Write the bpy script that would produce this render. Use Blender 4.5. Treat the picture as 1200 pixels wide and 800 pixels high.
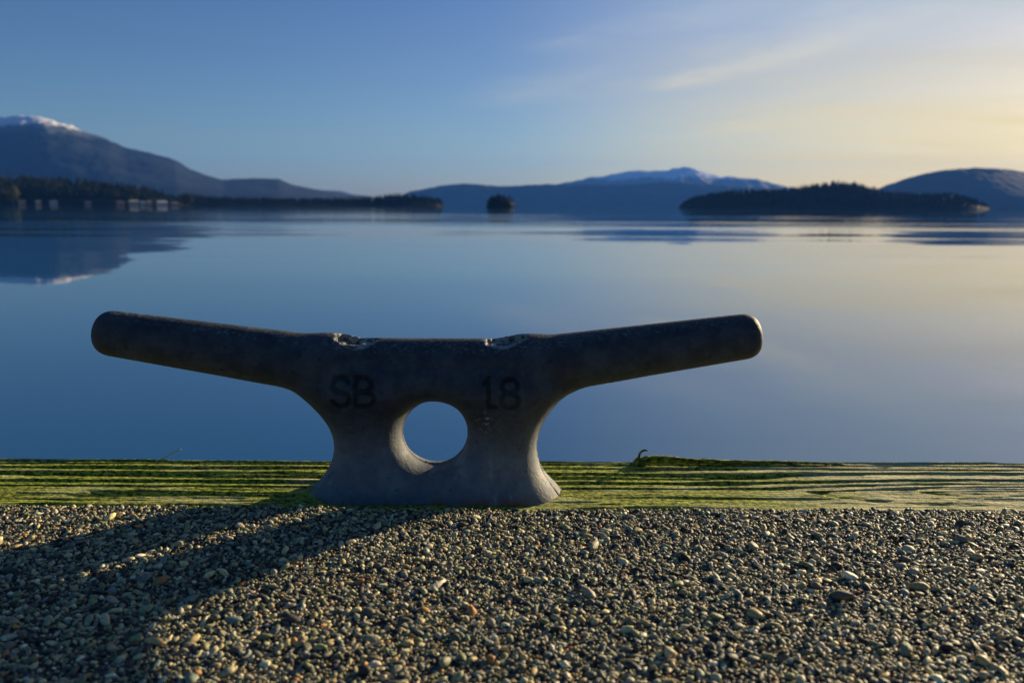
import bpy, math, random
import numpy as np
from mathutils import Vector, Matrix, Euler

random.seed(7)
RNG = np.random.default_rng(11)
scene = bpy.context.scene
for o in list(bpy.data.objects):
    bpy.data.objects.remove(o)
COL = scene.collection
R = math.radians

# ------------------------------------------------------------------ camera
CAM_H = 0.195            # above the timber rail (z = 0)
PITCH, ROLL = R(9.6), R(0.28)
FOC = 28.0
FPX = FOC / 36.0 * 1200.0
cam_data = bpy.data.cameras.new("camera")
cam_data.lens = FOC
cam_data.sensor_width = 36.0
cam_data.clip_start = 0.01
cam_data.clip_end = 60000.0
cam_data.dof.use_dof = True
cam_data.dof.focus_distance = 0.53
cam_data.dof.aperture_fstop = 11.0
cam = bpy.data.objects.new("camera", cam_data)
COL.objects.link(cam)
CAM_ROT = Euler((R(90) - PITCH, 0, 0)).to_matrix() @ Matrix.Rotation(ROLL, 3, 'Z')
cam.matrix_world = Matrix.Translation((0, 0, CAM_H)) @ CAM_ROT.to_4x4()
scene.camera = cam

# ------------------------------------------------------------------ sky, sun, exposure
SUN_AZ, SUN_EL = R(46.7), R(12.6)      # azimuth to the right of straight ahead
SKY_STRENGTH, SUN_STRENGTH, EXPOSURE = 0.05, 5.0, 0.95
world = bpy.data.worlds.new("World")
scene.world = world
world.use_nodes = True
scene.view_settings.view_transform = 'Standard'
scene.view_settings.look = 'None'
scene.view_settings.exposure = EXPOSURE
scene.view_settings.gamma = 1.0
scene.view_settings.use_curve_mapping = False
scene.cycles.use_denoising = True
scene.cycles.max_bounces = 8
scene.cycles.volume_bounces = 0

sun_data = bpy.data.lights.new("sun", 'SUN')
sun_data.energy = SUN_STRENGTH
sun_data.angle = R(0.55)
sun_data.color = (1.0, 0.80, 0.50)
sun = bpy.data.objects.new("sun", sun_data)
COL.objects.link(sun)
sdir = Vector((math.sin(SUN_AZ) * math.cos(SUN_EL), math.cos(SUN_AZ) * math.cos(SUN_EL), math.sin(SUN_EL)))
sun.rotation_euler = sdir.to_track_quat('Z', 'Y').to_euler()
sun.location = sdir * 5


class NT:
    """small helper for writing node trees"""
    def __init__(self, tree):
        self.t = tree
        tree.nodes.clear()

    def n(self, kind, **kw):
        nd = self.t.nodes.new(kind)
        ins = kw.pop('ins', {})
        for k, v in kw.items():
            setattr(nd, k, v)
        for k, v in ins.items():
            s = nd.inputs[k]
            if hasattr(v, 'is_output'):
                self.t.links.new(v, s)
            else:
                s.default_value = v
        return nd

    def math(self, op, a, b=0.0, clamp=False):
        return self.n('ShaderNodeMath', operation=op, use_clamp=clamp, ins={0: a, 1: b}).outputs[0]

    def mix(self, fac, a, b, blend='MIX'):
        m = self.n('ShaderNodeMix', data_type='RGBA', blend_type=blend, clamp_factor=True)
        for k, v in ((0, fac), (6, a), (7, b)):
            if hasattr(v, 'is_output'):
                self.t.links.new(v, m.inputs[k])
            else:
                m.inputs[k].default_value = v
        return m.outputs[2]

    def noise(self, vec, scale, detail=4.0, rough=0.55, dist=0.0):
        return self.n('ShaderNodeTexNoise', ins={'Vector': vec, 'Scale': scale, 'Detail': detail,
                                                'Roughness': rough, 'Distortion': dist}).outputs['Fac']

    def ramp(self, fac, lo, hi, a=0.0, b=1.0):
        return self.n('ShaderNodeMapRange', interpolation_type='SMOOTHSTEP',
                      ins={0: fac, 1: lo, 2: hi, 3: a, 4: b}).outputs[0]

    def mapping(self, vec, scale=(1, 1, 1), rot=(0, 0, 0), loc=(0, 0, 0)):
        return self.n('ShaderNodeMapping', ins={'Vector': vec, 'Scale': scale, 'Rotation': rot, 'Location': loc}).outputs[0]


w = NT(world.node_tree)
tc = w.n('ShaderNodeTexCoord')
sky = w.n('ShaderNodeTexSky', sky_type='NISHITA', sun_disc=False)
sky.sun_elevation = SUN_EL
sky.sun_rotation = SUN_AZ
sky.altitude = 0
sky.air_density = 1.0
sky.dust_density = 0.8
sky.ozone_density = 3.5
# high thin cirrus: the view direction is projected onto a flat layer high overhead
sep = w.n('ShaderNodeSeparateXYZ', ins={0: tc.outputs['Generated']})
zc = w.math('MAXIMUM', w.math('ADD', sep.outputs[2], 0.06), 0.02)
lay = w.n('ShaderNodeCombineXYZ', ins={0: w.math('DIVIDE', sep.outputs[0], zc), 1: w.math('DIVIDE', sep.outputs[1], zc), 2: 0.0}).outputs[0]


def lay_at(x, y):
    d = CAM_ROT @ Vector(((x - 600) / FPX, (400 - y) / FPX, -1.0))
    d.normalize()
    return Vector((d.x, d.y)) / (d.z + 0.06)


def wisp(x0, y0, x1, y1, wide, amount, seed):
    """one cirrus streak, between two directions in the sky"""
    p, q = lay_at(x0, y0), lay_at(x1, y1)
    ax = q - p
    ln = ax.length
    ang = math.atan2(ax.y, ax.x)
    c = (p + q) / 2
    m = w.mapping(w.n('ShaderNodeVectorMath', operation='SUBTRACT', ins={0: lay, 1: (c.x, c.y, 0)}).outputs[0], (1, 1, 1), (0, 0, -ang))
    sp = w.n('ShaderNodeSeparateXYZ', ins={0: m})
    wob = w.noise(w.mapping(m, (1.6 / ln, 1.6 / ln, 1), (0, 0, 0), (seed, seed * 2, 0)), 1.0, 3.0)
    yy = w.math('ADD', sp.outputs[1], w.math('MULTIPLY', w.math('SUBTRACT', wob, 0.5), wide * 2.2))
    along = w.ramp(w.math('ABSOLUTE', sp.outputs[0]), ln * 0.28, ln * 0.62, 1.0, 0.0)
    across = w.ramp(w.math('ABSOLUTE', yy), 0.0, wide, 1.0, 0.0)
    tex = w.noise(w.mapping(m, (2.2 / ln, 1.1 / wide, 1), (0, 0, 0.25), (seed * 3, 1, 0)), 1.0, 6.0, 0.6, 0.6)
    return w.math('MULTIPLY', w.math('MULTIPLY', along, across), w.ramp(tex, 0.25, 0.75, 0.1 * amount, amount))


c1 = w.noise(w.mapping(lay, (0.35, 1.5, 1), (0, 0, R(-38)), (3.3, 1.7, 0)), 1.0, 6.0, 0.6, 0.6)
sund = w.n('ShaderNodeVectorMath', operation='DOT_PRODUCT', ins={0: tc.outputs['Generated'], 1: tuple(sdir)}).outputs['Value']
# thin veil of high cloud, thicker towards the sun
veil = w.math('MULTIPLY', w.ramp(sund, 0.66, 1.0, 0.0, 0.85), w.ramp(c1, 0.25, 0.75, 0.72, 1.0))
above = w.ramp(sep.outputs[2], -0.01, 0.03)
wsp = w.math('ADD', wisp(775, 106, 1010, 40, 0.26, 0.62, 2.0), w.math('ADD', wisp(860, 70, 1240, -20, 0.50, 0.62, 5.0), w.math('ADD', wisp(560, 125, 860, 66, 0.55, 0.16, 9.0), w.math('ADD', wisp(780, 160, 1300, 95, 0.40, 0.50, 13.0), w.math('ADD', wisp(900, 120, 1260, 40, 0.16, 0.45, 17.0), wisp(640, 60, 900, -10, 0.40, 0.22, 21.0))))))
wsp = w.math('MULTIPLY', wsp, above, True)
clf = w.math('MULTIPLY', veil, above, True)
# cloud seen through more air is warmer
up = w.ramp(sep.outputs[2], 0.03, 0.24)
ccol = w.mix(up, (12.0, 8.5, 1.5, 1), (5.0, 5.9, 6.1, 1))
wcol = w.mix(up, (11.2, 8.6, 3.4, 1), (6.6, 7.1, 7.2, 1))
skyt = w.mix(1.0, sky.outputs[0], w.mix(w.ramp(sep.outputs[2], 0.02, 0.22), (1.0, 1.03, 1.09, 1), (1.15, 0.98, 1.04, 1)), 'MULTIPLY')
tone = w.n('ShaderNodeHueSaturation', ins={'Hue': 0.5, 'Saturation': 1.25, 'Value': 1.0, 'Fac': 1.0, 'Color': skyt}).outputs[0]
bg = w.n('ShaderNodeBackground', ins={'Color': w.mix(wsp, w.mix(clf, tone, ccol), wcol), 'Strength': SKY_STRENGTH})
w.t.links.new(bg.outputs[0], w.n('ShaderNodeOutputWorld').inputs[0])


# ------------------------------------------------------------------ helpers
def ray(x, y):
    """direction of the 1200x800 photograph's pixel"""
    return CAM_ROT @ Vector(((x - 600) / FPX, (400 - y) / FPX, -1.0))


def at_depth(x, y, Y):
    d = ray(x, y)
    return Vector((0, 0, CAM_H)) + d * (Y / d.y)


def on_level(x, y, z):
    d = ray(x, y)
    return Vector((0, 0, CAM_H)) + d * ((z - CAM_H) / d.z)


def mesh_np(name, V, F, smooth=True):
    """mesh from vertex array (N,3) and face array (M,k)"""
    V = np.ascontiguousarray(V, dtype=np.float32)
    F = np.ascontiguousarray(F, dtype=np.int32)
    me = bpy.data.meshes.new(name)
    k = F.shape[1]
    me.vertices.add(len(V))
    me.vertices.foreach_set('co', V.ravel())
    me.loops.add(F.size)
    me.loops.foreach_set('vertex_index', F.ravel())
    me.polygons.add(len(F))
    me.polygons.foreach_set('loop_start', np.arange(0, F.size, k, dtype=np.int32))
    me.polygons.foreach_set('use_smooth', np.full(len(F), smooth, dtype=bool))
    me.update(calc_edges=True)
    return me


def link(name, me, mat=None, parent=None, loc=None):
    o = bpy.data.objects.new(name, me)
    COL.objects.link(o)
    if mat:
        me.materials.append(mat)
    if parent:
        o.parent = parent
    if loc is not None:
        o.location = loc
    return o


def tag(o, label=None, cat=None, group=None, kind=None):
    for k, v in (('label', label), ('category', cat), ('group', group), ('kind', kind)):
        if v:
            o[k] = v
    return o


def point_attr(me, name, arr):
    a = me.attributes.new(name, 'FLOAT', 'POINT')
    a.data.foreach_set('value', np.ascontiguousarray(arr, dtype=np.float32).ravel())


def point_color(me, name, arr):
    a = me.attributes.new(name, 'FLOAT_COLOR', 'POINT')
    a.data.foreach_set('color', np.ascontiguousarray(arr, dtype=np.float32).ravel())


def grid_faces(nx, ny):
    i = np.arange(nx - 1)[:, None] * ny + np.arange(ny - 1)[None, :]
    return np.stack([i, i + ny, i + ny + 1, i + 1], -1).reshape(-1, 4)


def hash2(ix, iy, seed):
    s = np.sin(ix * 127.1 + iy * 311.7 + seed * 74.7) * 43758.5453
    return s - np.floor(s)


def vnoise(x, y, seed=0):
    x = np.asarray(x, dtype=np.float64); y = np.asarray(y, dtype=np.float64)
    ix, iy = np.floor(x), np.floor(y)
    fx, fy = x - ix, y - iy
    fx = fx * fx * fx * (fx * (fx * 6 - 15) + 10)
    fy = fy * fy * fy * (fy * (fy * 6 - 15) + 10)
    a, b = hash2(ix, iy, seed), hash2(ix + 1, iy, seed)
    c, d = hash2(ix, iy + 1, seed), hash2(ix + 1, iy + 1, seed)
    return (a + (b - a) * fx) * (1 - fy) + (c + (d - c) * fx) * fy


def fbm(x, y, seed=0, oct=4, gain=0.5):
    s, amp, tot = 0.0, 1.0, 0.0
    for k in range(oct):
        s = s + amp * (vnoise(x * 2 ** k, y * 2 ** k, seed + k * 13) - 0.5)
        tot += amp
        amp *= gain
    return s / tot * 2.0          # about -1..1


def sstep(a, b, x):
    t = np.clip((x - a) / (b - a), 0, 1)
    return t * t * (3 - 2 * t)


def new_mat(name):
    m = bpy.data.materials.new(name)
    m.use_nodes = True
    return m, NT(m.node_tree)


def finish(nt, color, rough, bump=None, bump_strength=0.5, bump_dist=0.01, **extra):
    ins = {'Base Color': color, 'Roughness': rough}
    ins.update(extra)
    if bump is not None:
        ins['Normal'] = nt.n('ShaderNodeBump', ins={'Strength': bump_strength, 'Distance': bump_dist, 'Height': bump}).outputs[0]
    b = nt.n('ShaderNodeBsdfPrincipled', ins=ins)
    nt.t.links.new(b.outputs[0], nt.n('ShaderNodeOutputMaterial').inputs[0])
    return b


def plain(name, color, rough=0.8, var=0.25, scale=3.0):
    m, n = new_mat(name)
    t = n.n('ShaderNodeTexCoord')
    f = n.noise(t.outputs['Object'], scale)
    c = tuple(color) + (1,)
    d = tuple(v * (1 - var) for v in color) + (1,)
    finish(n, n.mix(n.ramp(f, 0.3, 0.7), d, c), rough)
    return m


# ------------------------------------------------------------------ materials
def mat_water():
    m, n = new_mat("sea_water")
    g = n.n('ShaderNodeNewGeometry').outputs['Position']
    yy = n.n('ShaderNodeSeparateXYZ', ins={0: g}).outputs[1]
    swell = n.noise(n.mapping(g, (0.030, 0.26, 1), (0, 0, R(4))), 1.0, 1.5, 0.45, 0.5)
    rip = n.noise(n.mapping(g, (0.10, 0.75, 1), (0, 0, R(-2)), (4, 7, 0)), 1.0, 2.0, 0.5, 0.3)
    far = n.noise(n.mapping(g, (0.004, 0.03, 1), (0, 0, R(2)), (2, 9, 0)), 1.0, 3.0, 0.55)
    calm = n.ramp(yy, 5.5, 17.0, 0.05, 1.0)
    far_calm = n.ramp(yy, 30.0, 140.0, 1.0, 0.34)
    patch = n.ramp(n.noise(n.mapping(g, (0.012, 0.06, 1), (0, 0, R(5))), 1.0, 2.0), 0.40, 0.62, 0.35, 1.0)
    am = n.math('MULTIPLY', n.math('MULTIPLY', calm, far_calm), patch)
    h = n.math('ADD', n.math('MULTIPLY', n.math('MULTIPLY', swell, am), 0.11), n.math('MULTIPLY', n.math('MULTIPLY', rip, am), 0.024))
    h = n.math('ADD', h, n.math('MULTIPLY', far, 0.04))
    finish(n, (0.010, 0.078, 0.18, 1), 0.02, h, 1.0, 1.0, **{'IOR': 2.7})
    return m


def mat_metal():
    m, n = new_mat("weathered_cast_metal")
    t = n.n('ShaderNodeTexCoord').outputs['Object']
    z = n.n('ShaderNodeSeparateXYZ', ins={0: t}).outputs[2]
    big = n.noise(t, 18.0, 5.0, 0.6)
    mid = n.noise(t, 70.0, 6.0, 0.65)
    fine = n.noise(t, 420.0, 4.0, 0.6)
    streak = n.noise(n.mapping(t, (60, 60, 7)), 1.0, 4.0, 0.6)
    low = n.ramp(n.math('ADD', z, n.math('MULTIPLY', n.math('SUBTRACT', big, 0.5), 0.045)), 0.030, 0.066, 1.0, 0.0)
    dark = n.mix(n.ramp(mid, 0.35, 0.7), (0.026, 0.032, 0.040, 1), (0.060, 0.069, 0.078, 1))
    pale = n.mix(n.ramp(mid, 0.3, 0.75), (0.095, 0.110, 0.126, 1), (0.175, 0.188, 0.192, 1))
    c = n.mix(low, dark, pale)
    c = n.mix(n.math('MULTIPLY', n.ramp(streak, 0.57, 0.72), n.ramp(z, 0.004, 0.05, 0.8, 0.0)), c, (0.36, 0.37, 0.36, 1))
    pit = n.noise(t, 180.0, 2.0, 0.5)
    c = n.mix(n.ramp(pit, 0.66, 0.74, 0.0, 0.6), c, (0.012, 0.012, 0.012, 1))
    rs = n.noise(n.mapping(t, (34, 34, 5), (0, 0, 0), (5, 2, 1)), 1.0, 4.0, 0.6)
    c = n.mix(n.ramp(rs, 0.62, 0.80, 0.0, 0.35), c, (0.10, 0.055, 0.028, 1))
    mk = n.n('ShaderNodeAttribute', attribute_name='mark').outputs['Fac']
    pd = n.n('ShaderNodeAttribute', attribute_name='pad').outputs['Fac']
    c = n.mix(n.math('MULTIPLY', pd, n.ramp(mid, 0.4, 0.7, 0.0, 0.35)), c, (0.105, 0.112, 0.115, 1))
    c = n.mix(n.math('MULTIPLY', mk, n.ramp(mid, 0.35, 0.65, 0.8, 0.4)), c, (0.008, 0.008, 0.008, 1))
    # bare bright metal where the bolt recesses were ground
    worn = n.n('ShaderNodeAttribute', attribute_name='worn').outputs['Fac']
    c = n.mix(n.math('MULTIPLY', worn, n.ramp(n.noise(t, 260.0, 3.0), 0.34, 0.6)), c, (0.30, 0.29, 0.26, 1))
    # small pale flecks: a scuff on the front, more along the top
    sc = n.n('ShaderNodeAttribute', attribute_name='pale_fleck').outputs['Fac']
    c = n.mix(n.math('MULTIPLY', sc, n.ramp(n.noise(t, 330.0, 4.0, 0.7), 0.5, 0.68)), c, (0.30, 0.31, 0.29, 1))
    # rust at the foot
    ru = n.math('MULTIPLY', n.ramp(z, 0.002, 0.012, 1.0, 0.0), n.ramp(n.noise(t, 45.0, 4.0), 0.45, 0.65))
    c = n.mix(ru, c, (0.20, 0.085, 0.025, 1))
    h = n.math('ADD', n.math('MULTIPLY', mid, 0.7), n.math('MULTIPLY', fine, 0.45))
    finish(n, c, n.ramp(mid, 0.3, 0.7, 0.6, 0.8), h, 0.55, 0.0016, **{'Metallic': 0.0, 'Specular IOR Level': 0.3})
    return m


def mat_wood():
    m, n = new_mat("algae_covered_timber")
    t = n.n('ShaderNodeTexCoord').outputs['Object']
    x = n.n('ShaderNodeSeparateXYZ', ins={0: t}).outputs[0]
    crest = n.n('ShaderNodeAttribute', attribute_name='crest').outputs['Fac']
    fib = n.noise(n.mapping(t, (14, 420, 420)), 1.0, 5.0, 0.6)
    blot = n.noise(n.mapping(t, (9, 34, 34)), 1.0, 5.0, 0.6)
    spk = n.noise(n.mapping(t, (260, 420, 420)), 1.0, 4.0, 0.65)
    bare = n.mix(n.ramp(fib, 0.3, 0.7), (0.30, 0.28, 0.11, 1), (0.76, 0.72, 0.40, 1))
    alg = n.mix(n.ramp(spk, 0.38, 0.62), (0.045, 0.066, 0.005, 1), (0.44, 0.49, 0.058, 1))
    right = n.ramp(x, 0.04, 0.40, -0.19, 0.11)
    k = n.math('ADD', n.math('ADD', n.math('MULTIPLY', blot, 1.05), right), n.math('MULTIPLY', n.math('SUBTRACT', crest, 0.5), 0.34))
    c = n.mix(n.ramp(k, 0.46, 0.80), alg, bare)
    c = n.mix(n.ramp(crest, 0.30, 0.0, 0.0, 0.6), c, (0.022, 0.024, 0.010, 1))
    h = n.math('ADD', fib, n.math('MULTIPLY', spk, 1.1))
    finish(n, c, 0.85, h, 0.9, 0.0024, **{'Specular IOR Level': 0.2})
    return m


def mat_gravel():
    m, n = new_mat("exposed_pebbles")
    t = n.n('ShaderNodeTexCoord').outputs['Object']
    tint = n.n('ShaderNodeAttribute', attribute_name='tint').outputs['Color']
    a = n.noise(t, 900.0, 4.0, 0.6)
    b = n.noise(t, 260.0, 3.0)
    c = n.mix(1.0, tint, n.mix(n.ramp(a, 0.3, 0.7), (0.62, 0.62, 0.62, 1), (1.2, 1.2, 1.2, 1)), 'MULTIPLY')
    c = n.mix(n.ramp(b, 0.62, 0.78, 0.0, 0.5), c, (0.16, 0.16, 0.12, 1))
    finish(n, c, 0.6, a, 0.5, 0.0006, **{'Specular IOR Level': 0.35})
    return m


def mat_concrete():
    m, n = new_mat("dirty_cement")
    t = n.n('ShaderNodeTexCoord').outputs['Object']
    v = n.n('ShaderNodeTexVoronoi', ins={'Vector': t, 'Scale': 210.0})
    f = n.noise(t, 320.0, 5.0, 0.65)
    g = n.noise(t, 12.0, 4.0)
    c = n.mix(n.ramp(f, 0.3, 0.7), (0.030, 0.030, 0.026, 1), (0.10, 0.095, 0.08, 1))
    c = n.mix(n.ramp(g, 0.55, 0.75, 0.0, 0.5), c, (0.05, 0.065, 0.03, 1))
    h = n.math('SUBTRACT', f, n.math('MULTIPLY', v.outputs['Distance'], 0.8))
    finish(n, c, 0.9, h, 0.8, 0.003)
    return m


def mat_mountain(name, forest, rock, snow_z, snow_soft, snow_col=(0.75, 0.77, 0.80), scale=0.004):
    m, n = new_mat(name)
    g = n.n('ShaderNodeNewGeometry').outputs['Position']
    z = n.n('ShaderNodeSeparateXYZ', ins={0: g}).outputs[2]
    a = n.noise(g, scale, 7.0, 0.62)
    b = n.noise(g, scale * 7, 5.0, 0.65)
    c = n.mix(n.ramp(a, 0.38, 0.62), tuple(forest) + (1,), tuple(v * 0.55 for v in forest) + (1,))
    if snow_z:
        hgt = n.math('ADD', z, n.math('MULTIPLY', n.math('SUBTRACT', b, 0.5), snow_soft * 2.2))
        hgt = n.math('ADD', hgt, n.math('MULTIPLY', n.math('SUBTRACT', a, 0.5), snow_soft * 3.0))
        c = n.mix(n.ramp(hgt, snow_z - snow_soft * 1.6, snow_z - snow_soft * 0.4), c, tuple(rock) + (1,))
        c = n.mix(n.ramp(hgt, snow_z, snow_z + snow_soft), c, tuple(snow_col) + (1,))
    finish(n, c, 0.9, b, 0.12, 6.0, **{'Specular IOR Level': 0.1})
    return m


def mat_foliage(name, c0, c1):
    m, n = new_mat(name)
    t = n.n('ShaderNodeTexCoord').outputs['Object']
    f = n.noise(t, 0.12, 5.0, 0.65)
    finish(n, n.mix(n.ramp(f, 0.32, 0.68), tuple(c0) + (1,), tuple(c1) + (1,)), 0.8, **{'Specular IOR Level': 0.1})
    return m


M_WATER, M_METAL, M_WOOD, M_GRAVEL, M_CONC = mat_water(), mat_metal(), mat_wood(), mat_gravel(), mat_concrete()

# ------------------------------------------------------------------ water
WATER_Z = -0.45
X0, X1, Y1 = -9000.0, 9500.0, 12500.0


def make_water():
    xs = np.array([X0, -2000, -400, -60, -8, 0, 8, 60, 400, 2000, X1])
    ys = np.array([-300, -20, 0.3, 1, 3, 10, 40, 200, 1000, 4000, Y1])
    V = np.array([(x, y, WATER_Z) for x in xs for y in ys])
    o = link('water', mesh_np('water', V, grid_faces(len(xs), len(ys))), M_WATER)
    tag(o, 'calm blue harbour water mirroring the sky and mountains', 'water', kind='structure')


make_water()


# ------------------------------------------------------------------ far terrain
def ridge_fn(pts):
    p = np.array(pts, dtype=float)
    return lambda x: np.interp(x, p[:, 0], p[:, 1])


def terrain(name, pts, D, Wf, Wb, mat, label, noise=0.12, ridge_noise=0.02, nx=260, ny=40, seed=1, freq=3.0, prof=0.85):
    """a solid ridge at distance D whose skyline follows the photographed one; front and back slopes run down to the water"""
    fn = ridge_fn(pts)
    xs = np.linspace(pts[0][0], pts[-1][0], nx)
    s = np.concatenate([np.linspace(0, 1, ny), 1 + np.linspace(0, 1, ny // 2)[1:]])
    V = np.zeros((nx, len(s), 3))
    foot = []
    for i, x in enumerate(xs):
        tx = ray(x, 240)
        tx = tx.x / tx.y
        H = max(at_depth(x, fn(x), D).z - WATER_Z, 0.0)
        ys = np.where(s <= 1, D - Wf * (1 - s), D + Wb * (s - 1))
        p = np.where(s <= 1, np.clip(s, 0, 1) ** prof, np.clip(2 - s, 0, 1))
        V[i, :, 0] = ys * tx
        V[i, :, 1] = ys
        V[i, :, 2] = WATER_Z + H * p
        foot.append(H)
    Hm = max(foot)
    L = Wf
    nz = fbm(V[..., 0] / L * freq, V[..., 1] / L * freq, seed, 5, 0.55)
    rid = 1 - np.abs(fbm(V[..., 0] / L * freq * 1.3 + 9, V[..., 1] / L * freq * 0.7, seed + 5, 4, 0.5)) * 2
    env = np.where(s <= 1, np.sin(np.pi * np.clip(s, 0, 1)), 0)[None, :]
    H = np.array(foot)[:, None]
    V[..., 2] += H * noise * env * (nz + rid * 0.6)
    V[..., 2] += H * ridge_noise * fbm(V[..., 0] / L * freq * 9, V[..., 1] / L * freq * 9, seed + 9, 4, 0.6) * np.where(s <= 1, np.clip(s, 0, 1), np.clip(2 - s, 0, 1))[None, :] * 2
    V[:, 0, 2] = WATER_Z - 0.5
    V[:, -1, 2] = WATER_Z - 0.5
    V[0, :, 2] = np.minimum(V[0, :, 2], WATER_Z + H[0] * 1.0)
    o = link(name, mesh_np(name, V.reshape(-1, 3), grid_faces(nx, len(s))), mat)
    tag(o, label, None, kind='structure')
    return V


M_MTN = mat_mountain('snowy_mountain', (0.012, 0.020, 0.020), (0.08, 0.10, 0.10), 462, 34, (0.80, 0.78, 0.76))
M_FAR = mat_mountain('far_range', (0.022, 0.030, 0.030), (0.12, 0.12, 0.12), 300, 50, (0.72, 0.74, 0.78), 0.003)
M_HILL = mat_mountain('forested_hill', (0.020, 0.029, 0.024), (0, 0, 0), 0, 0, scale=0.006)
M_SHORE = mat_mountain('shore_ground', (0.011, 0.015, 0.010), (0, 0, 0), 0, 0, scale=0.03)

LEFT_RIDGE = [(-1000, 240), (-800, 222), (-620, 206), (-480, 186), (-360, 178), (-260, 172), (-160, 160), (-80, 150), (-20, 142), (0, 138.5), (25, 135.5), (42, 136.5), (60, 138.5), (90, 147), (113, 157), (132, 163),
              (150, 173), (180, 179), (208, 187), (225, 198), (240, 204), (262, 210.5), (300, 209), (328, 210), (345, 217), (372, 222),
              (400, 227), (425, 229), (470, 235), (500, 240)]
terrain('mountain', LEFT_RIDGE, 5200, 1150, 1500, M_MTN, 'dark blue mountain with a snow covered summit on the left', 0.05, 0.012, 520, 60, 3, 3.2)
FAR_RIDGE = [(340, 236), (380, 223), (400, 224), (430, 233), (560, 232), (600, 226), (640, 218), (680, 211), (695, 207), (705, 207), (722, 203), (740, 200), (752, 199.5), (775, 200.5), (790, 197),
             (803, 195.5), (815, 198.5), (830, 203.5), (845, 207.5), (853, 206), (862, 208), (885, 210), (905, 215), (930, 221), (980, 226), (1050, 228), (1150, 232), (1240, 240)]
terrain('mountains', FAR_RIDGE, 9500, 900, 1500, M_FAR, 'distant pale blue mountain range with patches of snow', 0.12, 0.02, 300, 50, 8, 3.5)
MID_RIDGE = [(455, 238), (480, 224.5), (498, 221.5), (520, 217), (545, 215), (560, 216), (580, 218), (600, 218), (640, 216), (690, 217), (740, 216), (780, 213), (800, 214), (850, 217), (900, 222), (960, 228), (1040, 240)]
terrain('hills', MID_RIDGE, 6800, 420, 1200, M_HILL, 'blue hazy hills across the water in the middle', 0.05, 0.015, 240, 36, 15, 3.0)
RIGHT_RIDGE = [(985, 240), (1010, 229), (1037, 217), (1060, 209), (1080, 203.5), (1100, 200), (1120, 197.5), (1140, 196.5), (1160, 197), (1180, 199), (1200, 202), (1240, 205), (1300, 212), (1380, 222), (1470, 236), (1500, 240)]
terrain('hill', RIGHT_RIDGE, 4300, 600, 900, M_HILL, 'hazy grey blue rounded hill at the right', 0.010, 0.010, 220, 40, 21, 2.6)


# conifers, a handful of shapes repeated as one mass of woodland
def conifer_proto(seed, levels=4, sides=7):
    r = np.random.default_rng(seed)
    V, F = [], []
    for k in range(levels):
        z0 = 0.10 + 0.75 * k / levels
        z1 = z0 + 0.38 if k < levels - 1 else 1.0
        rad = 0.20 * (1 - k / (levels + 0.4)) * r.uniform(0.85, 1.15)
        b = len(V)
        for q in range(sides * 2):
            a = np.pi * q / sides + r.uniform(-.1, .1)
            rr = rad * (r.uniform(0.85, 1.25) if q % 2 else r.uniform(0.45, 0.7))
            V.append((rr * np.cos(a), rr * np.sin(a), z0 + r.uniform(-.03, .03)))
        V.append((r.uniform(-.01, .01), r.uniform(-.01, .01), z1))
        for q in range(sides * 2):
            F.append((b + q, b + (q + 1) % (sides * 2), b + sides * 2))
    return np.array(V), np.array(F)


PROTOS = [conifer_proto(s) for s in range(6)]


def forest(name, P, hts, mat, label, taper=12.0):
    hts = np.asarray(hts) * np.clip((P[:, 2] - WATER_Z) / taper, 0.34, 1.0)
    Vs, Fs, off = [], [], 0
    for i, (p, h) in enumerate(zip(P, hts)):
        v, f = PROTOS[i % len(PROTOS)]
        a = RNG.uniform(0, 6.28)
        c, s = math.cos(a), math.sin(a)
        wd = h * RNG.uniform(0.85, 1.5)
        q = np.stack([(v[:, 0] * c - v[:, 1] * s) * wd, (v[:, 0] * s + v[:, 1] * c) * wd, v[:, 2] * h], -1) + p
        Vs.append(q); Fs.append(f + off); off += len(v)
    o = link(name, mesh_np(name, np.concatenate(Vs), np.concatenate(Fs), False), mat)
    return tag(o, label, None, kind='stuff')


def scatter_on(V, n, rows, seed, y_bias=1.0):
    r = np.random.default_rng(seed)
    i = r.uniform(0, V.shape[0] - 1.01, n)
    j = r.uniform(rows[0], rows[1], n)
    i0, j0 = i.astype(int), j.astype(int)
    fi, fj = (i - i0)[:, None], (j - j0)[:, None]
    return (V[i0, j0] * (1 - fi) + V[i0 + 1, j0] * fi) * (1 - fj) + (V[i0, j0 + 1] * (1 - fi) + V[i0 + 1, j0 + 1] * fi) * fj


M_FOREST = mat_foliage('conifer_foliage', (0.011, 0.020, 0.012), (0.026, 0.038, 0.018))
M_FOREST_OLIVE = mat_foliage('olive_foliage', (0.020, 0.032, 0.012), (0.055, 0.065, 0.024))

# right-hand dark island
ISL = [(796, 242), (806, 238.5), (815, 235.5), (840, 230), (880, 227), (920, 225), (950, 221), (968, 219), (982, 217.5), (1000, 219), (1018, 224),
       (1040, 229.5), (1080, 232), (1100, 231.5), (1115, 231), (1130, 235), (1145, 240), (1160, 243)]
V = terrain('island', [(x, y - 1.5 if 800 < x < 1150 else y) for x, y in ISL], 1500, 90, 110, M_SHORE, 'low dark forested island at the right', 0.10, 0.0, 150, 20, 31, 2.0, 0.7)
P = scatter_on(V, 1700, (2, 20), 5)
forest('forest', P, RNG.uniform(6, 10.5, len(P)), M_FOREST, 'dark conifer woodland covering the low island at the right', 8.0)

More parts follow.
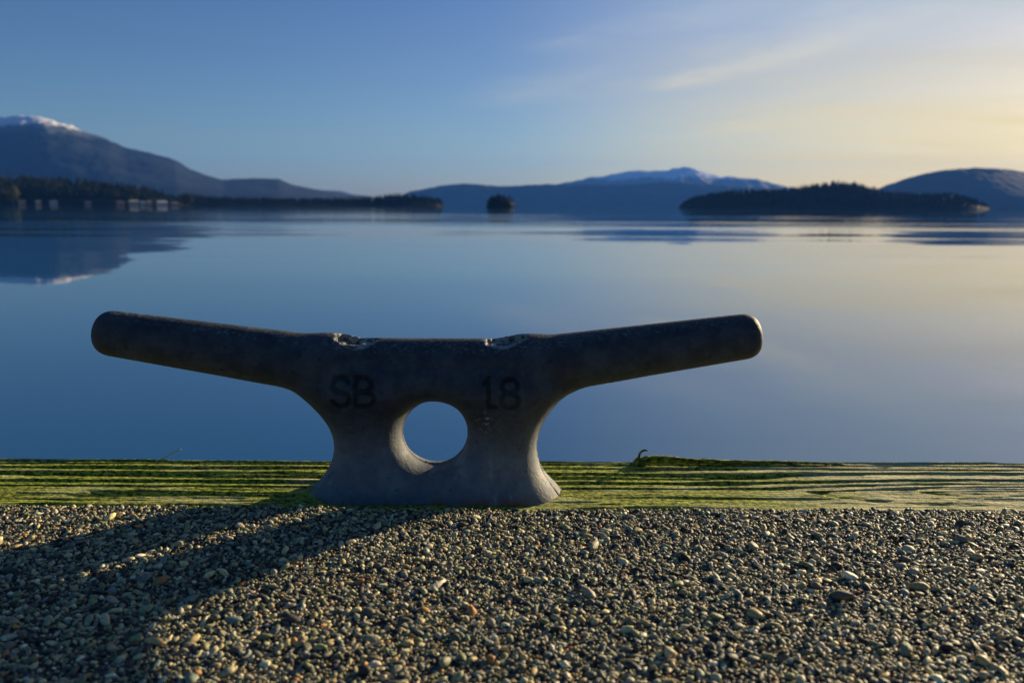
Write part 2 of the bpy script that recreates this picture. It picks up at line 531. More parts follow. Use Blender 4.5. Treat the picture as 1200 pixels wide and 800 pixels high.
# dark headland in the middle left
HEAD = [(196, 236), (230, 233), (300, 235), (340, 236), (400, 236), (440, 235.5), (460, 233), (485, 234), (512, 236), (520, 241)]
V = terrain('headland', HEAD, 1450, 90, 90, M_SHORE, 'low dark wooded headland reaching out from the left shore', 0.10, 0.0, 150, 14, 41, 2.0, 0.7)
P = scatter_on(V, 1100, (2, 14), 6)
hh = RNG.uniform(6, 11, len(P)) * np.interp(P[:, 0] / P[:, 1] * 933 + 600, [200, 220, 250, 360, 420, 450, 470, 510], [1.3, 1.3, .8, .8, .9, 1.1, 1.2, 1.0])
forest('forest', P, hh, M_FOREST, 'dark trees along the low headland below the mountain', 4.5)

# nearer left shore
SHORE = [(-420, 214), (-150, 216), (-40, 217), (0, 219), (30, 219), (60, 221), (100, 224), (150, 228), (180, 232), (205, 236), (222, 240)]
V = terrain('shore', [(x, y - (5.0 if x < 120 else 3.0 if x < 190 else 0)) for x, y in SHORE], 1290, 135, 180, M_SHORE, 'low wooded shore at the far left', 0.12, 0.0, 150, 18, 51, 2.0, 0.8)
P = scatter_on(V, 2200, (4, 19), 7)
forest('forest', P, RNG.uniform(9, 17, len(P)), M_FOREST_OLIVE, 'olive green woodland behind the waterfront houses on the left shore')

# islet
ILT = [(570, 241), (575, 237.5), (582, 236), (592, 235.5), (598, 237), (604, 241)]
V = terrain('islet', [(x, y - (2.0 if 572 < x < 602 else 0)) for x, y in ILT], 900, 22, 20, M_SHORE, 'tiny wooded islet in the middle of the water', 0.05, 0.0, 40, 10, 61, 2.0, 0.6)
P = scatter_on(V, 90, (2, 13), 8)
forest('forest', P, RNG.uniform(3.5, 8, len(P)), M_FOREST, 'small clump of dark trees crowding the tiny islet', 4.5)


# single trees that stand out on the left shore
def leaf_cloud(n, rad, seed, size):
    r = np.random.default_rng(seed)
    d = r.normal(size=(n, 3)); d /= np.linalg.norm(d, axis=1)[:, None]
    lob = 0.75 + 0.5 * np.abs(np.sin(d[:, 0] * 4 + seed) * np.cos(d[:, 2] * 5))
    c = d * (r.uniform(0.25, 1, n) ** 0.5 * lob)[:, None] * np.array(rad)
    u = r.normal(size=(n, 3)); u /= np.linalg.norm(u, axis=1)[:, None]
    v = np.cross(u, d); v /= np.linalg.norm(v, axis=1)[:, None] + 1e-6
    sz = size * r.uniform(0.6, 1.3, n)[:, None]
    V = np.stack([c - u * sz, c + v * sz * .6, c + u * sz, c - v * sz * .6], 1).reshape(-1, 3)
    return V, np.arange(n * 4).reshape(-1, 4)


def taper_trunk(h, r0, r1, sides=8):
    V, F = [], []
    for k in range(5):
        t = k / 4
        for q in range(sides):
            a = 2 * np.pi * q / sides
            rr = r0 + (r1 - r0) * t
            V.append((rr * np.cos(a) + 0.1 * np.sin(t * 4), rr * np.sin(a), h * t))
    for k in range(4):
        for q in range(sides):
            F.append((k * sides + q, k * sides + (q + 1) % sides, (k + 1) * sides + (q + 1) % sides, (k + 1) * sides + q))
    return np.array(V), np.array(F)


M_BARK = plain('bark', (0.07, 0.055, 0.04))
M_LEAF_Y = mat_foliage('yellow_green_leaves', (0.05, 0.055, 0.010), (0.10, 0.10, 0.02))
M_LEAF_D = mat_foliage('dark_leaves', (0.012, 0.022, 0.010), (0.035, 0.05, 0.02))


def shore_point(px, D):
    d = ray(px, 240)
    return Vector((d.x / d.y * D, D, WATER_Z))


def leafy_tree(px, D, z, rad, h, mat, label, seed):
    e = bpy.data.objects.new('leafy_tree', None)
    COL.objects.link(e)
    e.location = shore_point(px, D) + Vector((0, 0, z))
    V, F = taper_trunk(h * 0.6, 0.5, 0.2)
    link('trunk', mesh_np('trunk', V, F), M_BARK, e)
    V, F = leaf_cloud(900, rad, seed, 0.9)
    V[:, 2] += h - rad[2] * 0.9
    link('crown', mesh_np('crown', V, F, False), mat, e)
    return tag(e, label, 'tree')


def conifer_tree(px, D, z, h, label, seed):
    e = bpy.data.objects.new('conifer_tree', None)
    COL.objects.link(e)
    e.location = shore_point(px, D) + Vector((0, 0, z))
    V, F = taper_trunk(h * 0.5, 0.5, 0.2)
    link('trunk', mesh_np('trunk', V, F), M_BARK, e)
    v, f = conifer_proto(seed, 9, 9)
    link('crown', mesh_np('crown', v * np.array([h * 1.1, h * 1.1, h]), f, False), M_LEAF_D, e)
    return tag(e, label, 'tree')


conifer_tree(2, 1140, 1.2, 40, 'tallest dark conifer standing at the left edge of the shore', 77)
leafy_tree(16, 1138, 0.6, (10, 8, 12.0), 26, M_LEAF_Y, 'yellow green leafy tree beside the dark conifer at the left edge', 3)
leafy_tree(219, 1200, 0.4, (11, 8, 9.5), 18, M_LEAF_D, 'round dark tree standing alone at the end of the left shore', 5)


# waterfront houses, a few pixels each in the photo
def box_arr(x0, x1, y0, y1, z0, z1):
    V = np.array([(x, y, z) for x in (x0, x1) for y in (y0, y1) for z in (z0, z1)])
    F = np.array([(0, 1, 3, 2), (4, 6, 7, 5), (0, 4, 5, 1), (2, 3, 7, 6), (0, 2, 6, 4), (1, 5, 7, 3)])
    return V, F


def house(px, D, wd, dp, ht, wall_c, roof_c, label):
    e = bpy.data.objects.new('house', None)
    COL.objects.link(e)
    e.location = shore_point(px, D) + Vector((0, 0, 0.7))
    e.rotation_euler = (0, 0, R(36) + 0.05 * math.sin(px))
    V, F = box_arr(-wd / 2, wd / 2, -dp / 2, dp / 2, -1.0, ht)
    link('wall', mesh_np('wall', V, F, False), plain('painted_wall', tuple(v * 0.45 for v in wall_c), 0.7, 0.12), e)
    ov, rh = 0.4, dp * 0.30
    a, b, c = wd / 2 + ov, dp / 2 + ov, ht
    V = np.array([(-a, -b, c + .02), (a, -b, c + .02), (a, b, c + .02), (-a, b, c + .02), (-a, 0, c + rh), (a, 0, c + rh)])
    me = bpy.data.meshes.new('roof')
    me.from_pydata(V.tolist(), [], [(0, 1, 5, 4), (2, 3, 4, 5), (0, 4, 3), (1, 2, 5), (0, 3, 2, 1)])
    link('roof', me, plain('roofing', roof_c, 0.8, 0.2), e)
    gm = bpy.data.materials.get('window_glass') or plain('window_glass', (0.03, 0.04, 0.05), 0.15, 0.1)
    k = max(2, int(wd // 3))
    for q in range(k):
        x = -wd / 2 + wd * (q + 0.5) / k
        V, F = box_arr(x - .55, x + .55, -dp / 2 - .06, -dp / 2 + .02, ht * .42, ht * .42 + 1.2)
        link('window', mesh_np('window', V, F, False), gm, e)
    V, F = box_arr(wd * .18 - .45, wd * .18 + .45, -dp / 2 - .09, -dp / 2 - .07, 0.0, 1.15)
    link('door', mesh_np('door', V, F, False), plain('door_paint', (0.25, 0.12, 0.06), 0.6), e)
    return tag(e, label, 'house', 'waterfront houses along the left shore')


D_H = 1130
house(26, D_H, 8, 6, 3.4, (0.62, 0.40, 0.26), (0.10, 0.08, 0.07), 'salmon orange waterfront house nearest the yellow green tree')
house(45, D_H, 6, 5, 3.6, (0.60, 0.55, 0.42), (0.20, 0.19, 0.17), 'cream waterfront house, the narrow one just right of the salmon orange house')
house(63, D_H, 9, 6, 3.4, (0.62, 0.66, 0.70), (0.10, 0.12, 0.14), 'pale grey waterfront house with dark roof standing before tall dark trees')
house(103, D_H + 6, 7, 5, 2.8, (0.30, 0.33, 0.36), (0.08, 0.08, 0.08), 'small dull grey waterfront house alone in the middle of the left shore')
house(141, D_H, 9, 6, 3.0, (0.55, 0.43, 0.34), (0.12, 0.09, 0.08), 'tan brown waterfront house left of the largest cream house')
house(157, D_H, 11, 7, 4.4, (0.72, 0.66, 0.50), (0.45, 0.42, 0.36), 'largest cream waterfront house with a pale roof')
house(167.5, D_H - 8, 6, 5, 3.0, (0.50, 0.66, 0.76), (0.30, 0.36, 0.40), 'light blue waterfront house between the largest cream house and the pink house')
house(175, D_H + 4, 5.5, 5, 4.0, (0.78, 0.62, 0.58), (0.34, 0.26, 0.25), 'pale pink waterfront house right of the light blue house')
house(190, D_H + 10, 12, 6, 3.6, (0.74, 0.74, 0.78), (0.55, 0.56, 0.60), 'long white waterfront house with a light grey roof')
house(205, D_H + 40, 8, 5, 2.6, (0.58, 0.50, 0.46), (0.30, 0.27, 0.26), 'low beige waterfront house, last at the right end of the shore')

# ------------------------------------------------------------------ haze
def make_haze():
    V, F = box_arr(X0 - 50, X1 + 50, -340, Y1 + 50, -2.5, 680)
    o = link('haze', mesh_np('haze', V, F, False))
    m = bpy.data.materials.new('pale_air')
    m.use_nodes = True
    n = NT(m.node_tree)
    vol = n.n('ShaderNodeVolumePrincipled', ins={'Color': (0.075, 0.28, 1.0, 1), 'Density': HAZE_DENSITY, 'Anisotropy': 0.12})
    n.t.links.new(vol.outputs[0], n.n('ShaderNodeOutputMaterial').inputs['Volume'])
    o.data.materials.append(m)
    tag(o, 'thin bluish haze over the water', None, kind='stuff')


HAZE_DENSITY = 4.6e-5
make_haze()

# ------------------------------------------------------------------ pebbled deck
EDGE_Y, WOOD_Y1 = 0.4725, 0.596
GRAVEL_Z = 0.0112


def deck_height(x, y):
    h = GRAVEL_Z - 0.0025 + 0.0020 * fbm(x * 6, y * 6, 3, 3)
    return h




def make_deck():
    xs = np.concatenate([np.linspace(-3, -.9, 12)[:-1], np.arange(-.9, .9, .004), np.linspace(.9, 3, 12)])
    ys = np.concatenate([np.linspace(-2.5, 0.1, 16)[:-1], np.arange(.1, EDGE_Y + 1e-6, .004)])
    ys[-1] = EDGE_Y
    X, Y = np.meshgrid(xs, ys, indexing='ij')
    Z = deck_height(X, Y) + 0.0007 * fbm(X * 260, Y * 260, 8, 2)
    V = np.stack([X, Y, Z], -1)
    # front face
    low = V[:, -1:, :].copy(); low[..., 2] = -0.5
    V = np.concatenate([V, low], 1)
    o = link('deck', mesh_np('deck', V.reshape(-1, 3), grid_faces(len(xs), V.shape[1])), M_CONC)
    tag(o, 'exposed aggregate concrete dock deck', None, kind='structure')


make_deck()


def ico(sub):
    import bmesh
    bm = bmesh.new()
    bmesh.ops.create_icosphere(bm, subdivisions=sub, radius=1)
    V = np.array([v.co[:] for v in bm.verts]); F = np.array([[v.index for v in f.verts] for f in bm.faces])
    bm.free()
    return V, F


def pebble_protos(n, sub):
    V, F = ico(sub)
    out = []
    r = np.random.default_rng(5)
    for k in range(n):
        m = r.integers(7, 13)
        N = r.normal(size=(m, 3)); N /= np.linalg.norm(N, axis=1)[:, None]
        d = r.uniform(0.50, 0.90, m)
        dots = V @ N.T
        lim = np.where(dots > 0.05, d / np.maximum(dots, 0.05), 9)
        rad = np.minimum(lim.min(1), 1.0)
        rad = rad * (1 + 0.10 * np.sin(V[:, 0] * 3 + k) * np.cos(V[:, 1] * 2.6 + k * 2))
        out.append(V * rad[:, None])
    return np.array(out), F


def make_gravel():
    xa, xb, ya, yb = -0.74, 0.74, 0.19, EDGE_Y + 0.001
    res = 0.0004
    occ = np.zeros((int((xb - xa) / res) + 2, int((yb - ya) / res) + 2), bool)
    r = RNG
    pts = []
    for lo, hi, cnt, fill in ((.0036, .0052, 30, 1), (.0026, .0036, 380, 1), (.0019, .0026, 4200, .95), (.0013, .0019, 27000, .92), (.0007, .0012, 150000, .9)):
        cx = r.uniform(xa, xb, cnt); cy = r.uniform(ya, yb, cnt); rr = r.uniform(lo, hi, cnt)
        for x, y, q in zip(cx, cy, rr):
            if y > EDGE_Y - .012 and q > .0022:
                continue
            i, j = int((x - xa) / res), int((y - ya) / res)
            if occ[i, j]:
                continue
            k = int(q * fill / res)
            i0, j0 = max(i - k, 0), max(j - k, 0)
            sub = occ[i0:i + k + 1, j0:j + k + 1]
            if q > .0014 and sub.mean() > 0.30:
                continue
            ii = np.arange(i0, i0 + sub.shape[0])[:, None] - i
            jj = np.arange(j0, j0 + sub.shape[1])[None, :] - j
            sub |= (ii * ii + jj * jj) <= k * k
            pts.append((x, y, q))
    pts = np.array(pts)
    n = len(pts)
    print('pebbles', n)
    ax = pts[:, 2, None] * np.stack([r.uniform(.95, 1.9, n), r.uniform(.75, 1.05, n), r.uniform(.40, .80, n)], -1)
    yaw, t1, t2 = r.uniform(0, 6.283, n), r.normal(0, .35, n), r.normal(0, .35, n)
    z = deck_height(pts[:, 0], pts[:, 1]) + ax[:, 2] * r.uniform(-.05, .5, n) + .0003

    def rot(L, a, i, j):
        c, s = np.cos(a)[:, None], np.sin(a)[:, None]
        o = L.copy()
        o[..., i] = L[..., i] * c - L[..., j] * s
        o[..., j] = L[..., i] * s + L[..., j] * c
        return o

    fine = (pts[:, 2] > .0012) & (np.abs(pts[:, 0]) < .5)
    Vs, Fs, own, off = [], [], [], 0
    for sub, sel in ((2, np.where(fine)[0]), (1, np.where(~fine)[0])):
        prot, F = pebble_protos(40, sub)
        nv = prot.shape[1]
        L = prot[r.integers(0, len(prot), len(sel))] * ax[sel][:, None, :]
        L = rot(rot(rot(L, t1[sel], 1, 2), t2[sel], 0, 2), yaw[sel], 0, 1)
        Vs.append((L + np.stack([pts[sel, 0], pts[sel, 1], z[sel]], -1)[:, None, :]).reshape(-1, 3))
        Fs.append((F[None] + (np.arange(len(sel)) * nv)[:, None, None]).reshape(-1, 3) + off)
        own.append(np.repeat(sel, nv))
        off += len(sel) * nv
    me = mesh_np('gravel', np.concatenate(Vs), np.concatenate(Fs))
    own = np.concatenate(own)
    pal = np.array([(.036, .035, .031), (.085, .082, .066), (.21, .20, .15), (.31, .29, .21), (.30, .235, .125), (.16, .175, .10), (.38, .33, .19),
                    (.48, .45, .35), (.33, .16, .055), (.12, .14, .135), (.020, .020, .019)])
    pw = np.array([.13, .17, .17, .11, .10, .11, .06, .04, .015, .06, .035]); pw /= pw.sum()
    ci = r.choice(len(pal), n, p=pw)
    col = pal[ci] * np.array((1.72, 1.64, 1.34)) * r.uniform(.75, 1.25, (n, 1)) * r.uniform(.94, 1.06, (n, 3))
    col = np.concatenate([col, np.ones((n, 1))], 1)
    point_color(me, 'tint', col[own])
    o = link('gravel', me, M_GRAVEL)
    tag(o, 'small grey, tan and greenish pebbles set in the dock deck', None, kind='stuff')


make_gravel()


# ------------------------------------------------------------------ timber rail
def rail_fields(x, y):
    t = (y - EDGE_Y) / (WOOD_Y1 - EDGE_Y)            # 0 front .. 1 back
    warp = 0.42 * fbm(x * 1.3, t * 0.6, 4, 2) + 0.10 * fbm(x * 5, t * 4, 6, 3) + 0.03 * fbm(x * 40, t * 20, 7, 2)
    # growth rings: broad at the front, tight uneven rows at the back; one loops round on the right
    tw = t + 0.20 * (vnoise(t * 9.0 + 3.1, x * 0.9, 41) - 0.5)
    ph = 0.30 + 0.55 * np.clip(t, 0, 1) + 9.0 * np.clip(tw - 0.43, 0, 1) ** 1.02 + warp * (0.5 + 0.6 * t)
    ph = ph - 2.0 * sstep(0.12, 0.36, x) * np.exp(-((t - 0.50) / 0.20) ** 2)
    idx = np.floor(ph)
    fr = ph - idx
    back = sstep(0.30, 0.60, t)
    vary = 0.12 + 1.45 * vnoise(x * 3.2 + idx * 3.7, idx, 9) * (0.8 + 0.2 * vnoise(x * 21, idx, 10))
    depth = (0.0006 + 0.0018 * back) * vary
    # each row drops to the front in a small steep face and slopes gently down to the next one behind
    rise = sstep(0.0, 0.16, fr)
    z = depth * (rise * (1.0 - 0.75 * fr) - 0.4)
    gap = np.clip(1 - sstep(0.02, 0.15, fr) + sstep(0.88, 1.0, fr), 0, 1)
    z -= gap * (0.0004 + 0.0012 * back) * vary
    fib = fbm(x * 6, y * 800, 12, 4, .6)
    lump = fbm(x * 10, y * 150, 14, 4)
    z += fib * 0.0005 + lump * 0.0009 * (1 - .4 * back) + 0.0004 * fbm(x * 60, y * 400, 19, 3) + 0.0008 * fbm(x * 3, y * 12, 17, 2)
    # drying checks and torn hollows in the broad front part
    ck = np.abs((t - 0.44 - 0.06 * fbm(x * 4, x * 0, 21, 3) - 0.05 * np.sin(x * 5)) / 0.05)
    chk = np.clip(1 - ck, 0, 1) * sstep(.50, .68, vnoise(x * 6 + 2.3, x * 0, 23))
    ck2 = np.abs((t - 0.20 - 0.05 * fbm(x * 5, x * 0, 25, 3)) / 0.025)
    chk2 = np.clip(1 - ck2, 0, 1) * sstep(.55, .7, vnoise(x * 9 + 7.3, x * 0, 27))
    z -= chk * 0.0032 + chk2 * 0.0016
    z -= 0.004 * sstep(0.965, 1.03, t) + 0.002 * sstep(0.03, -0.01, t)
    crest = np.clip(1 - gap * (0.35 + .65 * back) - chk * .8 - chk2 * .5 + 0.22 * lump, 0, 1)
    return z, crest


def make_rail():
    xs = np.concatenate([np.linspace(-2.6, -1.0, 120)[:-1], np.arange(-1.0, 1.0, .0016), np.linspace(1.0, 2.6, 120)])
    ys = np.arange(EDGE_Y + .0005, WOOD_Y1, .00075)
    X, Y = np.meshgrid(xs, ys, indexing='ij')
    Yw = Y + 0.0016 * sstep(0.9, 1.0, (Y - EDGE_Y) / (WOOD_Y1 - EDGE_Y)) * fbm(X * 11, X * 0, 33, 4)
    Z, C = rail_fields(X, Y)
    top = np.stack([X, Yw, Z], -1)
    b1 = top[:, -1:, :].copy(); b1[..., 2] = -0.03
    b2 = b1.copy(); b2[..., 2] = -0.14
    f1 = top[:, :1, :].copy(); f1[..., 2] = -0.14
    V = np.concatenate([f1, top, b1, b2], 1)
    C = np.concatenate([C[:, :1], C, C[:, -1:] * .6, C[:, -1:] * .4], 1)
    me = mesh_np('timber_rail', V.reshape(-1, 3), grid_faces(len(xs), V.shape[1]))
    point_attr(me, 'crest', C)
    o = link('timber_rail', me, M_WOOD)
    tag(o, 'weathered timber rail with deep grain and green algae along the dock edge', 'timber')
    return o


RAIL = make_rail()


def strip_tube(path, radii, flat=1.0, sides=10, seed=0, rough=0.0):
    """tapering tube along a polyline, radius in mm-like metres, flattened vertically"""
    P = np.array(path); n = len(P)
    T = np.gradient(P, axis=0); T /= np.linalg.norm(T, axis=1)[:, None]
    up = np.array([0, 0, 1.0])
    V = []
    r = np.random.default_rng(seed)
    for i in range(n):
        s = np.cross(T[i], up); s /= np.linalg.norm(s) + 1e-9
        u = np.cross(s, T[i])
        for q in range(sides):
            a = 2 * np.pi * q / sides
            k = radii[i] * (1 + rough * r.uniform(-1, 1))
            V.append(P[i] + s * k * np.cos(a) + u * k * flat * np.sin(a))
    V.append(P[0]); V.append(P[-1])
    F = []
    for i in range(n - 1):
        for q in range(sides):
            F.append((i * sides + q, i * sides + (q + 1) % sides, (i + 1) * sides + (q + 1) % sides, (i + 1) * sides + q))
    for q in range(sides):
        F.append(((q + 1) % sides, q, n * sides, n * sides))
        F.append(((n - 1) * sides + q, (n - 1) * sides + (q + 1) % sides, n * sides + 1, n * sides + 1))
    me = bpy.data.meshes.new('strip')
    me.from_pydata([tuple(v) for v in V], [], [tuple(dict.fromkeys(f)) for f in F])
    me.polygons.foreach_set('use_smooth', [True] * len(me.polygons))
    return me


def smooth_path(pts, n):
    P = np.array(pts, float)
    t = np.linspace(0, 1, len(P)); tt = np.linspace(0, 1, n)
    Q = np.stack([np.interp(tt, t, P[:, k]) for k in range(P.shape[1])], -1)
    for _ in range(4):
        Q[1:-1] = (Q[:-2] + 2 * Q[1:-1] + Q[2:]) / 4
    return Q


def splinter():
    Yb = WOOD_Y1 - 0.006
    px = [(738, 546), (748, 541.5), (765, 537.6), (790, 538.0), (820, 540.0), (860, 541.2), (905, 541.6), (950, 542.2), (990, 543.8)]
    P = smooth_path([at_depth(x, y, Yb - 0.004 + 0.003 * i / 8) for i, (x, y) in enumerate(px)], 60)
    rad = np.interp(np.linspace(0, 1, 60), [0, .06, .12, .22, .4, .8, 1], [.0008, .0026, .0046, .0044, .0026, .0019, .0006])
    me = strip_tube(P, rad, 0.75, 10, 3, .18)
    point_attr(me, 'crest', RNG.choice([.04, .08, .3, .9], len(me.vertices), p=[.4, .35, .15, .1]))
    o = link('splinter', me, M_WOOD, RAIL)
    o['label'] = 'long raised splinter lifting off the back edge of the timber'
    px = [(747, 541), (749, 535), (750, 530.5), (752.5, 528), (756, 527.3), (759, 527.6)]
    P = smooth_path([at_depth(x, y, Yb - .006) for x, y in px], 20)
    me = strip_tube(P, np.linspace(.0012, .0006, 20), 1.0, 8, 4, .15)
    point_attr(me, 'crest', np.full(len(me.vertices), .06))
    link('splinter', me, M_WOOD, RAIL)['label'] = 'short curled sliver standing up from the raised splinter'
    # loose slivers along the back edge
    for x0, x1, y0, y1, rr in ((58, 128, 537.5, 536.6, .0011), (126, 205, 536.4, 537.2, .0008), (880, 968, 540.2, 541.8, .0011)):
        P = smooth_path([at_depth(x0 + (x1 - x0) * k / 6, y0 + 2.2 + (y1 - y0) * k / 6 + random.uniform(-.5, .3), WOOD_Y1 - .004) for k in range(7)], 24)
        me = strip_tube(P, np.interp(np.linspace(0, 1, 24), [0, .2, .8, 1], [.0003, rr, rr * .8, .0003]), 0.8, 8, 5, .2)
        point_attr(me, 'crest', np.full(len(me.vertices), .95))
        link('splinter', me, M_WOOD, RAIL)


splinter()


def grass_blade():
    P = smooth_path([at_depth(x, y, WOOD_Y1 - .004) for x, y in ((184, 541), (193, 536), (202, 531), (209, 527.5), (212, 526.5))], 16)
    me = strip_tube(P, np.linspace(.0006, .00035, 16), 1, 6, 2)
    o = link('grass_blade', me, plain('dry_straw', (0.36, 0.36, 0.16), 0.7, 0.2, 200))
    tag(o, 'thin dry grass blade sticking up from the back edge of the mossy timber', 'grass blade')


grass_blade()


# ------------------------------------------------------------------ dock cleat (distance field, then surface nets)
def smin(a, b, k):
    h = np.clip(0.5 + 0.5 * (b - a) / k, 0, 1)
    return b + (a - b) * h - k * h * (1 - h)


def smax(a, b, k):
    return -smin(-a, -b, k)


def seg_round_cone(x, y, z, a, b, r0, r1):
    ax, az = a; bx, bz = b
    dx, dz = bx - ax, bz - az
    L2 = dx * dx + dz * dz
    t = np.clip(((x - ax) * dx + (z - az) * dz) / L2, 0, 1.0)
    qx, qz = x - ax - dx * t, z - az - dz * t
    return np.sqrt(qx * qx + y * y + qz * qz) - (r0 + (r1 - r0) * t)


def arc(cx, cz, rx, rz, a0, a1, n=12):
    return [(cx + rx * math.cos(R(a0 + (a1 - a0) * k / (n - 1))), cz + rz * math.sin(R(a0 + (a1 - a0) * k / (n - 1)))) for k in range(n)]


def glyphs():
    g = []
    # S
    cx = -54.5
    g.append(arc(cx, 84.0, 5.4, 4.6, 25, 270) + arc(cx, 74.8, 5.8, 4.6, 90, -160))
    # B
    g.append([(-45.0, 70.2), (-45.0, 88.6)])
    g.append([(-45.0, 88.6)] + arc(-39.5, 84.2, 5.0, 4.4, 90, -90) + [(-45.0, 79.8)])
    g.append([(-45.0, 79.8)] + arc(-39.0, 75.0, 6.0, 4.8, 90, -90) + [(-45.0, 70.2)])
    # 1
    g.append([(38.6, 85.5), (41.5, 88.4), (41.5, 70.4)])
    g.append([(41.5, 70.4), (46.0, 70.4)])
    # 8
    g.append(arc(55.5, 84.2, 5.0, 4.4, 0, 360, 24))
    g.append(arc(55.5, 75.0, 5.6, 4.9, 0, 360, 24))
    return g


def stroke_dist(x, z):
    d = np.full(x.shape, 99.0)
    for line in glyphs():
        for (ax, az), (bx, bz) in zip(line[:-1], line[1:]):
            dx, dz = bx - ax, bz - az
            L2 = dx * dx + dz * dz + 1e-9
            t = np.clip(((x - ax) * dx + (z - az) * dz) / L2, 0, 1)
            d = np.minimum(d, np.hypot(x - ax - dx * t, z - az - dz * t))
    return d


BX = 4.0      # body centre


def cleat_sdf(x, y, z):
    e = np.exp(-np.maximum(z, -4) / 15.0)
    wx = 65.4 + 31.0 * e
    dy = 18.5 + 20.0 * np.exp(-np.maximum(z, -4) / 17.0)
    rr = dy * 0.92
    qx = np.maximum(np.abs(x - BX) - (wx - rr), 0)
    qy = np.maximum(np.abs(y) - (dy - rr), 0)
    body = np.sqrt(qx * qx + qy * qy) - rr
    body = smax(body, z - 88, 12)
    # horns
    hl = seg_round_cone(x, y, z, (-66, 91.5), (-240, 117.0), 20.0, 14.6)
    hr = seg_round_cone(x, y, z, (66, 91.5), (240, 117.0), 20.0, 14.6)
    ux = (np.abs(x) * 0.990 + (z - 109) * 0.140) - 223.0
    hl = smax(hl, ux, 12)
    hr = smax(hr, ux, 12)
    mid = seg_round_cone(x, y, z, (-66, 90.8), (66, 90.8), 20.0, 20.0)
    f = smin(smin(hl, mid, 12), hr, 12)
    f = smin(f, body, 46 - 38 * sstep(73, 100, z))
    f = smax(f, -z, 13)
    # eye
    hole = np.hypot(x - BX, z - 45.6) - 22.6
    f = smax(f, -hole, 25)
    # bolt recesses in the top, ground flat and ragged
    for cx in (-49.0, 53.0):
        yy = y + 3.5
        th = np.arctan2(yy, x - cx)
        d2 = np.hypot((x - cx) / 1.45, yy)
        rag = 0.9 * np.sin(th * 5 + cx) + 0.6 * np.sin(th * 11)
        f = smax(f, -np.maximum(d2 - 9.5 - rag, 108.2 - z + 0.04 * (x - cx) + 0.5 * np.sin(x * .7 + cx) * np.sin(y * .6)), 0.9)
        f = smax(f, -np.maximum(np.hypot(x - cx, yy) - 7.0, 80 - z), 0.8)
    # casting seam along the middle
    f = f - 0.9 * np.exp(-(y / 1.0) ** 2) * sstep(92, 80, z)
    f = f + 1.2 * np.exp(-((y + 13 - 0.55 * z) / 0.9) ** 2) * sstep(34, 24, z) * sstep(40, 60, x)
    return f


def cleat_detail(x, y, z, f):
    sel = (y < 0) & (np.abs(x) < 66) & (z > 64) & (z < 96)
    if sel.any():
        d = stroke_dist(x[sel], z[sel]) + 0.3 * fbm(x[sel] * .5, z[sel] * .5, 71, 3)
        s = np.clip(0.5 - (d - 1.35) / 0.9, 0, 1)
        pad = np.maximum(np.minimum(np.abs(x[sel] + 48) - 13.5, np.abs(x[sel] - 50) - 14.5), np.abs(z[sel] - 79.5) - 13)
        g = f[sel] + 1.8 * s + 0.25 * np.clip(0.5 - pad / 1.0, 0, 1)
        f = f.copy(); f[sel] = g
    return f


def full_sdf(x, y, z):
    return cleat_detail(x, y, z, cleat_sdf(x, y, z))


def surface_nets(F, org, h):
    nx, ny, nz = F.shape
    S = F < 0
    cnt = np.zeros((nx - 1, ny - 1, nz - 1), np.int8)
    for a in (0, 1):
        for b in (0, 1):
            for c in (0, 1):
                cnt += S[a:nx - 1 + a, b:ny - 1 + b, c:nz - 1 + c]
    act = (cnt > 0) & (cnt < 8)
    I = np.argwhere(act)
    idx = np.full(act.shape, -1, np.int64)
    idx[act] = np.arange(len(I))
    acc = np.zeros((len(I), 3)); num = np.zeros(len(I))
    corners = [(a, b, c) for a in (0, 1) for b in (0, 1) for c in (0, 1)]
    val = {c: F[I[:, 0] + c[0], I[:, 1] + c[1], I[:, 2] + c[2]] for c in corners}
    for c in corners:
        for ax in range(3):
            if c[ax] == 0:
                d = list(c); d[ax] = 1; d = tuple(d)
                a, b = val[c], val[d]
                m = (a < 0) != (b < 0)
                t = np.where(m, a / np.where(m, a - b, 1), 0)
                p = np.tile(np.array(c, float), (len(I), 1)); p[:, ax] += t
                acc += np.where(m[:, None], p, 0); num += m
    V = (I + acc / num[:, None]) * h + np.array(org)
    faces = []
    for ax in range(3):
        o1, o2 = [(1, 2), (2, 0), (0, 1)][ax]
        A = [slice(None)] * 3; B = [slice(None)] * 3
        A[ax] = slice(0, -1); B[ax] = slice(1, None)
        for q in (o1, o2):
            A[q] = slice(1, -1); B[q] = slice(1, -1)
        sa, sb = S[tuple(A)], S[tuple(B)]
        E = np.argwhere(sa != sb)
        flip = sa[sa != sb]
        base = E.copy(); base[:, o1] += 1; base[:, o2] += 1   # grid coords of the edge start

        def cell(d1, d2):
            k = base.copy(); k[:, o1] += d1; k[:, o2] += d2
            return idx[k[:, 0], k[:, 1], k[:, 2]]
        q = np.stack([cell(-1, -1), cell(0, -1), cell(0, 0), cell(-1, 0)], -1)
        q[~flip] = q[~flip][:, ::-1]
        faces.append(q)
    return V, np.concatenate(faces)


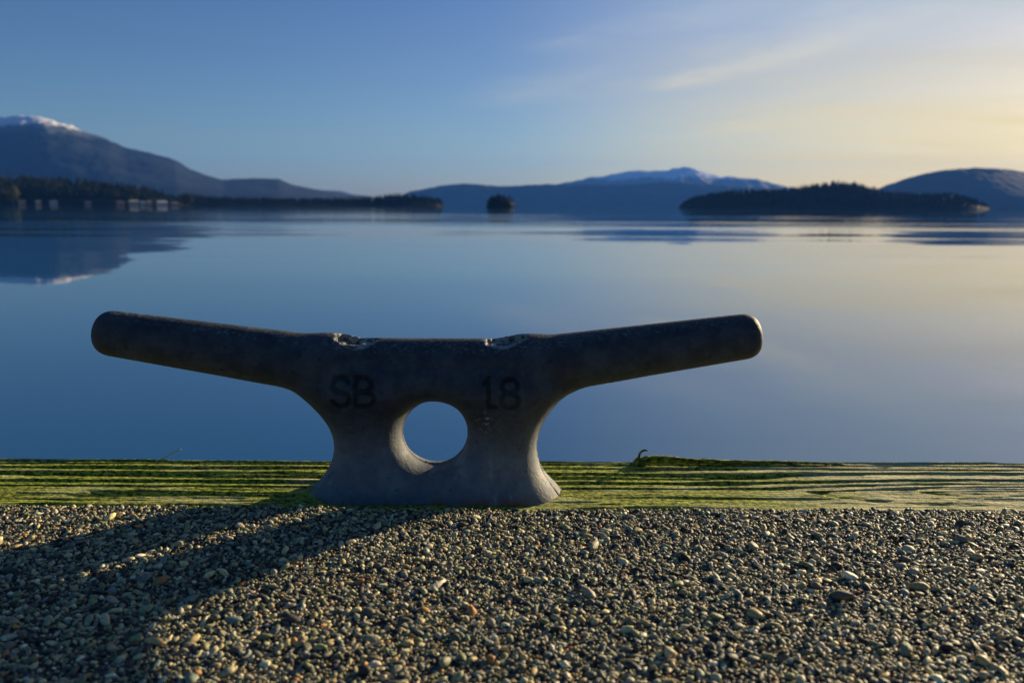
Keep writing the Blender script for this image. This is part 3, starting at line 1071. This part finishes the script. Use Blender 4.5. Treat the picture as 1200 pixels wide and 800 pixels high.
def make_cleat():
    h = 1.05
    gx = np.arange(-234, 236, h); gy = np.arange(-44, 44.5, h); gz = np.arange(-3, 134, h)
    X, Y, Z = np.meshgrid(gx, gy, gz, indexing='ij')
    F = full_sdf(X, Y, Z)
    V, Q = surface_nets(F, (gx[0], gy[0], gz[0]), h)
    for _ in range(2):
        f0 = full_sdf(*V.T)
        g = np.stack([full_sdf(*(V + d).T) - full_sdf(*(V - d).T) for d in np.eye(3) * .25], -1) / .5
        V = V - np.clip(f0 / np.maximum((g * g).sum(1), .15), -.6, .6)[:, None] * g
    worn = np.zeros(len(V))
    for cx in (-49.0, 53.0):
        worn = np.maximum(worn, sstep(12.0, 10.0, np.hypot((V[:, 0] - cx) / 1.45, V[:, 1] + 3.5)) * sstep(99, 102, V[:, 2]))
    pale_fleck = np.exp(-((V[:, 0] - 41) / 7) ** 2 - ((V[:, 2] - 60) / 8) ** 2) * (V[:, 1] < 0)
    top = sstep(101, 106, V[:, 2] - 0.147 * np.maximum(np.abs(V[:, 0]) - 60, 0)) * 0.35  # paler flecks along the upper side of the horns
    pale_fleck = np.maximum(pale_fleck, top)
    # a light hand-cast unevenness
    me = mesh_np('dock_cleat', V * 0.001, Q)
    fr = (V[:, 1] < 0)
    sd = stroke_dist(V[:, 0], V[:, 2]) + 0.4 * fbm(V[:, 0] * .5, V[:, 2] * .5, 71, 3)
    pad = np.maximum(np.minimum(np.abs(V[:, 0] + 48) - 13.5, np.abs(V[:, 0] - 50) - 14.5), np.abs(V[:, 2] - 79.5) - 13)
    point_attr(me, 'mark', np.clip(0.5 - (sd - 1.45) / 0.9, 0, 1) * fr)
    point_attr(me, 'pad', np.exp(-(pad / 1.6) ** 2) * fr)
    point_attr(me, 'worn', worn)
    point_attr(me, 'pale_fleck', pale_fleck)
    o = link('dock_cleat', me, M_METAL, None, (-0.0566, 0.5320, -0.0040))
    tag(o, 'dark weathered cast metal dock cleat with two horns and a round eye on the timber', 'cleat')
    return o


make_cleat()
